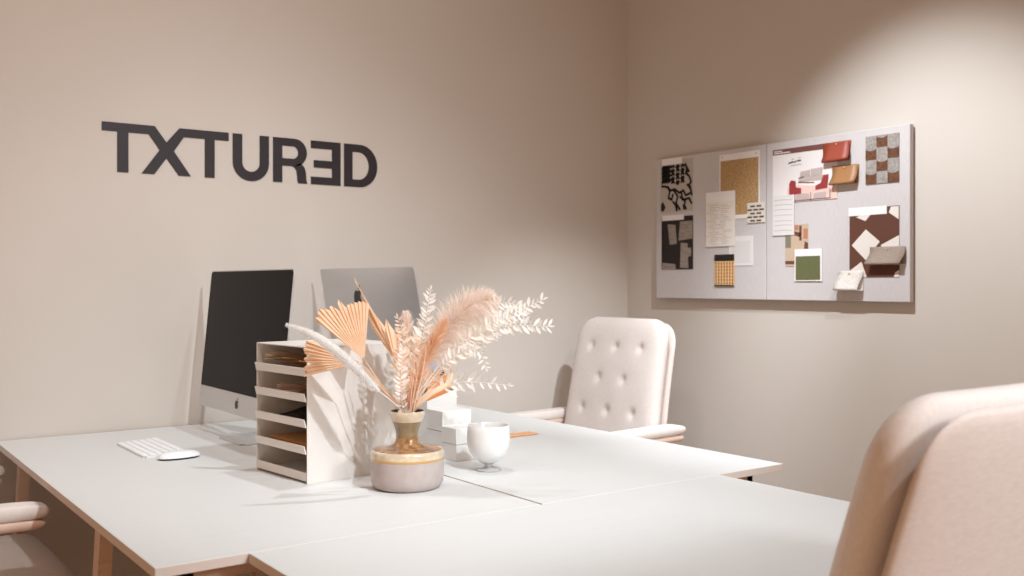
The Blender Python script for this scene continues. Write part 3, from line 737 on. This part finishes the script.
# 8 poster
y1, y0, z1, z0 = 2.424, 2.141, 1.700, 1.500; q = loc(y1, y0, z1, z0)
pink = flat('poster_pink', (232, 196, 188)); red = flat('poster_red', (150, 52, 52)); gry = flat('poster_grey', (186, 170, 166))
ppl = []
swatch('room_print', 'paper print of a pink lounge with red armchairs under a brown header', y1, y0, z1, z0, flat('poster_white', (232, 226, 226)), 0, cat='print',
       deco=[('header', flat('poster_brown', (112, 70, 62)), [rect(y0, y1, z1-.020, z1)]),
             ('title', white, strokes([[q(.025, .965), q(.15, .965)], [q(.025, .93), q(.28, .93)]], .0035)),
             ('small_marks', blk, strokes([[q(.26, .72), q(.33, .74)], [q(.35, .73), q(.38, .74)], [q(.4, .75), q(.45, .75)]], .005)+strokes([[q(.3, .67), q(.46, .68)], [q(.3, .79), q(.34, .79)], [q(.41, .80), q(.45, .80)]], .0012)),
             ('pink_floor', pink, [[q(.0, .0), q(.27, .0), q(.27, .14), q(0, .12)], [q(.24, .12), q(.3, .12), q(.3, .28), q(.24, .26)], [q(.35, .0), q(1, .0), q(1, .20), q(.95, .22), q(.4, .3), q(.35, .2)]]),
             ('sofa', gry, [[q(.42, .36), q(.80, .36), q(.80, .44), q(.42, .44)], [q(.44, .45), q(.60, .45), q(.60, .56), q(.45, .54)], [q(.61, .45), q(.78, .45), q(.79, .58), q(.61, .57)], [q(.36, .01), q(.6, .01), q(.58, .13), q(.40, .15)], [q(.64, .01), q(.84, .02), q(.84, .14), q(.66, .13)]], 'grey sofa or footstool in the print'),
             ('sofa_shadow', flat('poster_dark', (90, 68, 66)), strokes([[q(.42, .35), q(.66, .32)], [q(.42, .42), q(.5, .44)], [q(.36, .13), q(.36, .0)], [q(.9, .18), q(.9, .02)], [q(.61, .14), q(.61, .0)], [q(.35, .015), q(.9, .02)]], .003)),
             ('armchair_print', red, [[q(.27, .12), q(.46, .14), q(.46, .24), q(.38, .26), q(.37, .38), q(.30, .40), q(.27, .34)], [q(.68, .18), q(.86, .2), q(.88, .44), q(.8, .44), q(.76, .3), q(.68, .26)]], 'red armchair in the print')])
# 9 text-like grey sheet
y1, y0, z1, z0 = 2.423, 2.325, 1.527, 1.378; q = loc(y1, y0, z1, z0)
wl = [[q(.08, v), q(.5, v+.01), q(.92, v-.005)] for v in (.12, .25, .36, .5, .64, .76, .88)]
swatch('fabric_sample', 'white sample with faint grey stripes overlapping the lounge print', y1, y0, z1, z0, flat('stripe_white', (222, 218, 218)), 1, deco=[('stripes', flat('faint_grey', (186, 180, 180)), strokes(wl, .0022))])
# 10 earthy collage strip
y1, y0, z1, z0 = 2.366, 2.264, 1.414, 1.262; q = loc(y1, y0, z1, z0)
swatch('fabric_sample', 'narrow sample with brown, olive and sand patches left of the green one', y1, y0, z1, z0, flat('earth_sand', (196, 172, 150)), 0, corners=[q(0, 0), q(.42, 0), q(.42, .35), q(1, .35), q(1, 1.02), q(0, .98)],
       deco=[('olive_patch', flat('earth_olive', (128, 124, 104)), [[q(.0, .45), q(.25, .45), q(.25, .95), q(0, .95)]]),
             ('brown_patch', flat('earth_brown', (104, 66, 48)), [[q(.3, .78), q(.65, .70), q(.7, .80), q(.35, .86)], [q(.62, .62), q(.72, .62), q(.72, .98), q(.62, .98)], [q(.0, .05), q(.4, .05), q(.4, .13), q(0, .13)], [q(.82, .4), q(1, .4), q(1, .55), q(.86, .6)]]),
             ('rust_patch', flat('earth_rust', (186, 120, 96)), [[q(.3, .88), q(.58, .88), q(.58, 1), q(.3, 1)], [q(.8, .66), q(.98, .66), q(.98, .9), q(.8, .9)]])])
# 11 green
y1, y0, z1, z0 = 2.322, 2.203, 1.324, 1.207; q = loc(y1, y0, z1, z0)
gm = mat('green_cloth', (104, 106, 70), .9, noise=((300, 300, 300), (92, 95, 60), .2))
swatch('fabric_sample', 'moss green fabric square on a white card', y1, y0, z1, z0, white, 1, deco=[('cloth_square', gm, [[q(.04, .03), q(.94, .04), q(.94, .78), q(.04, .78)]])])
# 12 brown and grey checks with rounded blobs
y1, y0, z1, z0 = 2.025, 1.898, 1.703, 1.539; q = loc(y1, y0, z1, z0)
bm_ = mat('choc_velvet', (84, 46, 24), .7, noise=((90, 90, 90), (112, 72, 46), .15)); sh = []
for r in range(4):
    for c in range(3):
        if (r+c) % 2 == 0:
            u0, u1, v0, v1 = c/3, (c+1)/3, r/4, (r+1)/4; cu, cv = (u0+u1)/2, (v0+v1)/2
            k = (r*3+c) % 4
            dome = .07 if k % 2 else -.06
            pts = [q(u0, v0), q(u1, v0)]+[q(cu+.1667*math.cos(a), v1-.03+dome*math.sin(a)+.03*(dome < 0)) for a in [PI*i/10 for i in range(11)]]
            sh.append(pts)
swatch('fabric_sample', 'chocolate and grey velvet check sample, top right of the boards', y1, y0, z1, z0, mat('grey_velvet', (166, 160, 156), .8, noise=((120, 120, 120), (140, 132, 128), .15)), 0, deco=[('checks', bm_, sh)], th=.003)
# 13 big brown with cream shapes
y1, y0, z1, z0 = 2.090, 1.898, 1.462, 1.220; q = loc(y1, y0, z1, z0)
crm = flat('cream_shape', (224, 216, 210))
swatch('fabric_sample', 'large brown fabric sample with cream angular shapes, bottom right of the boards', y1, y0, z1, z0, flat('brown_sample', (94, 55, 41)), 0,
       corners=[q(0, .11), q(.0, .98), q(1, .99), q(1, .0), q(.3, .0)],
       deco=[('cream_shape', crm, [[q(.05, .46), q(.34, .68), q(.62, .50), q(.34, .24)], [q(.14, .86), q(.33, .80), q(.45, .9), q(.28, .9)], [q(.8, .9), q(.99, .8), q(.99, .98), q(.84, .98)], [q(.64, .45), q(1, .58), q(1, .3), q(.66, .42)], [q(.02, .1), q(.25, .22), q(.36, .0), q(.2, .0)], [q(.92, .06), q(1, .1), q(1, .0), q(.9, .0)]]),
             ('header', white, [[q(-.02, .88), q(.76, .885), q(.76, 1.0), q(-.02, 1.0)]], 'white embossed header strip')])
# folded hanging samples
def drape(label, y1, y0, z1, z0, m, depth=.030, seed=0, tagp=True):
    cy, cz = (y0+y1)/2, (z0+z1)/2; h = z1-z0; w = y1-y0
    t = thing('folded_sample', label, 'fabric sample', (XF, cy, cz), 0, 'folded samples pinned on the boards')
    b = bmesh.new(); prof = []
    # front layer from the pin down, round the fold and back up
    N = 10
    for k in range(N+1):
        v = k/N; prof.append((-.0045-depth*.8*v**1.35, h/2-v*h*.88))
    x_, z_ = prof[-1]
    for k in range(1, 7):
        a = PI*k/7; prof.append((x_*.5-.001+(x_*.5+.001)*math.cos(a), z_-h*.09*math.sin(a)))
    for k in range(1, 5): prof.append((-.0025, z_+(h/2-z_)*k/4*.98))
    th = .0018; n = len(prof); V = []
    for s_ in range(5):
        y = -w/2+w*s_/4; row = []
        for i, (x, z) in enumerate(prof):
            sc = 1+.05*math.sin(i*.5+seed)*(s_/2-1)*.5
            row.append(b.verts.new((min(x*sc, -.002), y+.004*math.sin(i*.45+seed)*(1 if s_ in (0, 4) else 0), z)))
        V.append(row)
    for s_ in range(4):
        for i in range(n-1): b.faces.new((V[s_][i], V[s_+1][i], V[s_+1][i+1], V[s_][i+1]))
    o = obj('folded_sheet', b, m, t, True); sm = o.modifiers.new('thickness', 'SOLIDIFY'); sm.thickness = th
    b = bmesh.new(); lathe(b, [(0, 0), (.0026, .001), (.0026, .003), (0, .004)], 12)
    warp(b, lambda c: (-.004-c.z-.004, c.x, h/2-h*.12+c.y)); o = obj('pin', b, flat('brass_pin', (214, 186, 140), .3), t)
    return t
drape('rust red folded leather sample pinned at the corner of the lounge print', 2.192, 2.085, 1.700, 1.626, flat('rust_leather', (150, 66, 46), .5), .028, 1)
drape('tan folded leather sample just below the rust red one', 2.157, 2.055, 1.614, 1.543, flat('tan_leather', (158, 112, 70), .5), .028, 2)
drape('taupe folded woven sample over the large brown sample', 2.008, 1.876, 1.323, 1.259, mat('taupe_weave', (160, 144, 132), .9, noise=((200, 200, 200), (140, 124, 114), .2), bump=(400, .4)), .034, 3)
kn = mat('white_knit', (226, 220, 214), .9, noise=((260, 260, 160), (196, 188, 180), .15), bump=(300, .8))
drape('white knitted folded sample at the bottom of the right board', 2.135, 2.037, 1.242, 1.170, kn, .034, 4)

# ------------------------------------------------------------ chairs
def chair(label, loc, rz, recline=15, grp='upholstered armchairs at the desks'):
    """faces +x; seat at .48, back top at 1.07"""
    t = thing('office_chair', label, 'chair', loc, rz, grp)
    # seat
    sd = [(-.12, .14), (0.02, .14), (.16, .14), (-.12, -.14), (.02, -.14), (.16, -.14), (-.05, 0), (.10, 0)]
    b = pad(.52, .54, .085, .07, sd, 40, 40, .014); warp(b, lambda c: (c.x+.02, c.y, c.z+.445+.02*(c.x+.1)))
    obj('seat', b, 'fabric', t, True)
    b = pad(.48, .50, .03, .07, (), 20, 20, .0); warp(b, lambda c: (c.x+.01, c.y, c.z+.388)); obj('seat_shell', b, 'fabric2', t, True)
    # back
    tn = math.tan(math.radians(recline)); H = .60; zc = .765
    def bk(off, x0=-.235):
        def f(c):                    # pad x -> chair y, pad y -> height, pad z -> forward
            hh = c.y+H/2             # 0 bottom .. H top
            lean = tn*(hh*.75+hh*hh*.42)
            wd = 1.045-.07*hh/H
            hook = -.018*(c.x/.25)**2*-1
            return (x0-lean+c.z+off+hook*.6, c.x*wd, zc+c.y)
        return f
    bd_ = [(-.14, .19), (0, .19), (.14, .19), (-.07, .07), (.07, .07), (-.14, -.05), (0, -.05), (.14, -.05), (-.07, -.17), (.07, -.17)]
    b = pad(.50, H, .068, .085, bd_, 60, 72, .010); warp(b, bk(0)); obj('backrest', b, 'fabric', t, True)
    b = pad(.488, H-.012, .032, .085, (), 30, 36, .004, both=True, power=5); warp(b, lambda c: bk(-.052)(Vector((c.x, c.y-.010, c.z)))); obj('back_shell', b, 'fabric2', t, True)
    for dx, dy in bd_:
        b = bmesh.new(); lathe(b, [(0, .0035), (.0035, .003), (.006, .0005), (.0062, -.003)], 12)
        z = .034+.010*(1-(dx/.25)**2)*(1-(dy/.3)**2)-.0165
        warp(b, lambda c: bk(0)(Vector((dx+c.x, dy+c.y, z+c.z)))); obj('button', b, 'button', t, True)
    for s in (1, -1):
        b = pad(.53, .068, .036, .020, (), 60, 20, .002, power=12, both=True); warp(b, lambda c: (c.x-.065, c.y+s*.302, c.z+.668-.02*(c.x))); arm = obj('armrest', b, 'fabric', t, True)
        b = pad(.515, .060, .026, .018, (), 60, 16, .0, power=14); warp(b, lambda c: (c.x-.066, c.y+s*.302, c.z+.639-.02*(c.x))); o = obj('arm_underside', b, 'armshade_wood', arm, True)  # tan of this pad is shade under the arm, put into its colour
        b = bmesh.new(); pth = [(-.20, s*.302, .645), (-.19, s*.302, .50), (-.15, s*.29, .41), (-.05, s*.22, .372), (0, s*.05, .37)]
        tube(b, spline(pth, 16), .012, 8); obj('arm_bracket', b, 'alu', t, True)
    b = bmesh.new(); box(b, -.10, .10, -.08, .08, .345, .378, bev=.005); obj('mechanism', b, 'steel', t)
    b = bmesh.new(); tube(b, spline([(-.05, 0, .36), (-.2, 0, .365), (-.30, 0, .42), (-.335, 0, .55)], 14), .018, 8); obj('back_support', b, 'alu', t, True)
    b = bmesh.new(); lathe(b, [(0, .345), (.014, .345), (.014, .2), (.026, .2), (.026, .085), (.04, .075), (.04, .06), (0, .06)], 24); obj('column', b, 'alu', t, True, 40)
    for k in range(5):
        a = 2*PI*k/5+.3; ca, sa = math.cos(a), math.sin(a)
        b = bmesh.new(); tube(b, [(.03*ca, .03*sa, .085), (.16*ca, .16*sa, .078), (.29*ca, .29*sa, .062)], .017, 8, 0, .012); lg = obj('leg', b, 'alu', t, True)
        b = bmesh.new(); lathe(b, [(0, -.011), (.024, -.011), (.026, -.006), (.026, .006), (.024, .011), (0, .011)], 16)
        warp(b, lambda c: (.29*ca+c.x*ca-c.z*sa, .29*sa+c.x*sa+c.z*ca, .0265+c.y)); obj('castor', b, 'black', lg, True, 40)
    return t
chair('cream tufted armchair with its button front visible, in the corner behind the right desk', (2.262, 2.825, 0), PI+.0, 10)
chair('cream armchair cropped at the left edge, only its arms and tufted seat showing', (.285, 2.845, 0), 0, 10)
chair('cream armchair in the right foreground seen from behind, very close', (1.300, 1.066, 0), PI/2, 15)

# ------------------------------------------------------------ lights
def spot(x, y, z, tx, ty, tz, power, size, blend=.8, radius=.03, col=(1, .95, .9)):
    l = bpy.data.lights.new('spot', 'SPOT'); l.energy = power; l.spot_size = math.radians(size); l.spot_blend = blend; l.shadow_soft_size = radius; l.color = col
    o = bpy.data.objects.new('spot_light', l); C.objects.link(o); o.location = (x, y, z)
    o.rotation_euler = (Vector((tx, ty, tz))-Vector((x, y, z))).to_track_quat('-Z', 'Y').to_euler()
    return o
COOL = (.89, .96, 1)
spot(1.42, 2.30, 2.86, 1.15, 2.25, .73, 52, 95, .9, .03, COOL)       # over the desks
spot(1.20, 0.0, 2.86, 1.15, 2.70, .75, 210, 56, .9, .03, COOL)        # above the camera
spot(2.00, .95, 2.86, 2.58, 2.75, .82, 245, 36, .9, .03, COOL)         # towards the tufted chair
spot(1.75, 1.90, 2.86, 3.0, 1.74, .66, 200, 62, .75, .03, COOL)       # at the boards
spot(1.60, -.50, 2.86, 1.40, .66, 1.0, 130, 50, .8, .03, COOL)       # over the near chair
spot(1.75, -1.5, 2.25, 1.45, .60, .85, 175, 46, .8, .32, COOL)        # soft fill added behind the camera to brighten the near chair's back
spot(.45, 1.3, 2.86, 1.0, 3.26, 1.5, 70, 95, 1, .04, (1, .98, .96))   # at the lettering

w = bpy.data.worlds.new('world'); bpy.context.scene.world = w; w.use_nodes = True
bg = w.node_tree.nodes['Background']; bg.inputs[0].default_value = (*lin((255, 206, 164)), 1); bg.inputs[1].default_value = .78

# ------------------------------------------------------------ camera
cam = bpy.data.cameras.new('camera'); co_ = bpy.data.objects.new('camera', cam); C.objects.link(co_)
co_.location = (0, 0, 1.2)
co_.rotation_euler = (PI/2, 0, -math.radians(36))
cam.sensor_width = 36; cam.lens = 983.5/1024*36
cam.shift_y = -5/1024
cam.clip_start = .05
cam.dof.use_dof = True; cam.dof.focus_distance = 2.35; cam.dof.aperture_fstop = 4.5
sc = bpy.context.scene; sc.camera = co_
sc.view_settings.view_transform = 'Standard'; sc.view_settings.look = 'None'
sc.view_settings.gamma = 1; sc.view_settings.use_curve_mapping = False
sc.view_settings.exposure = 0.0
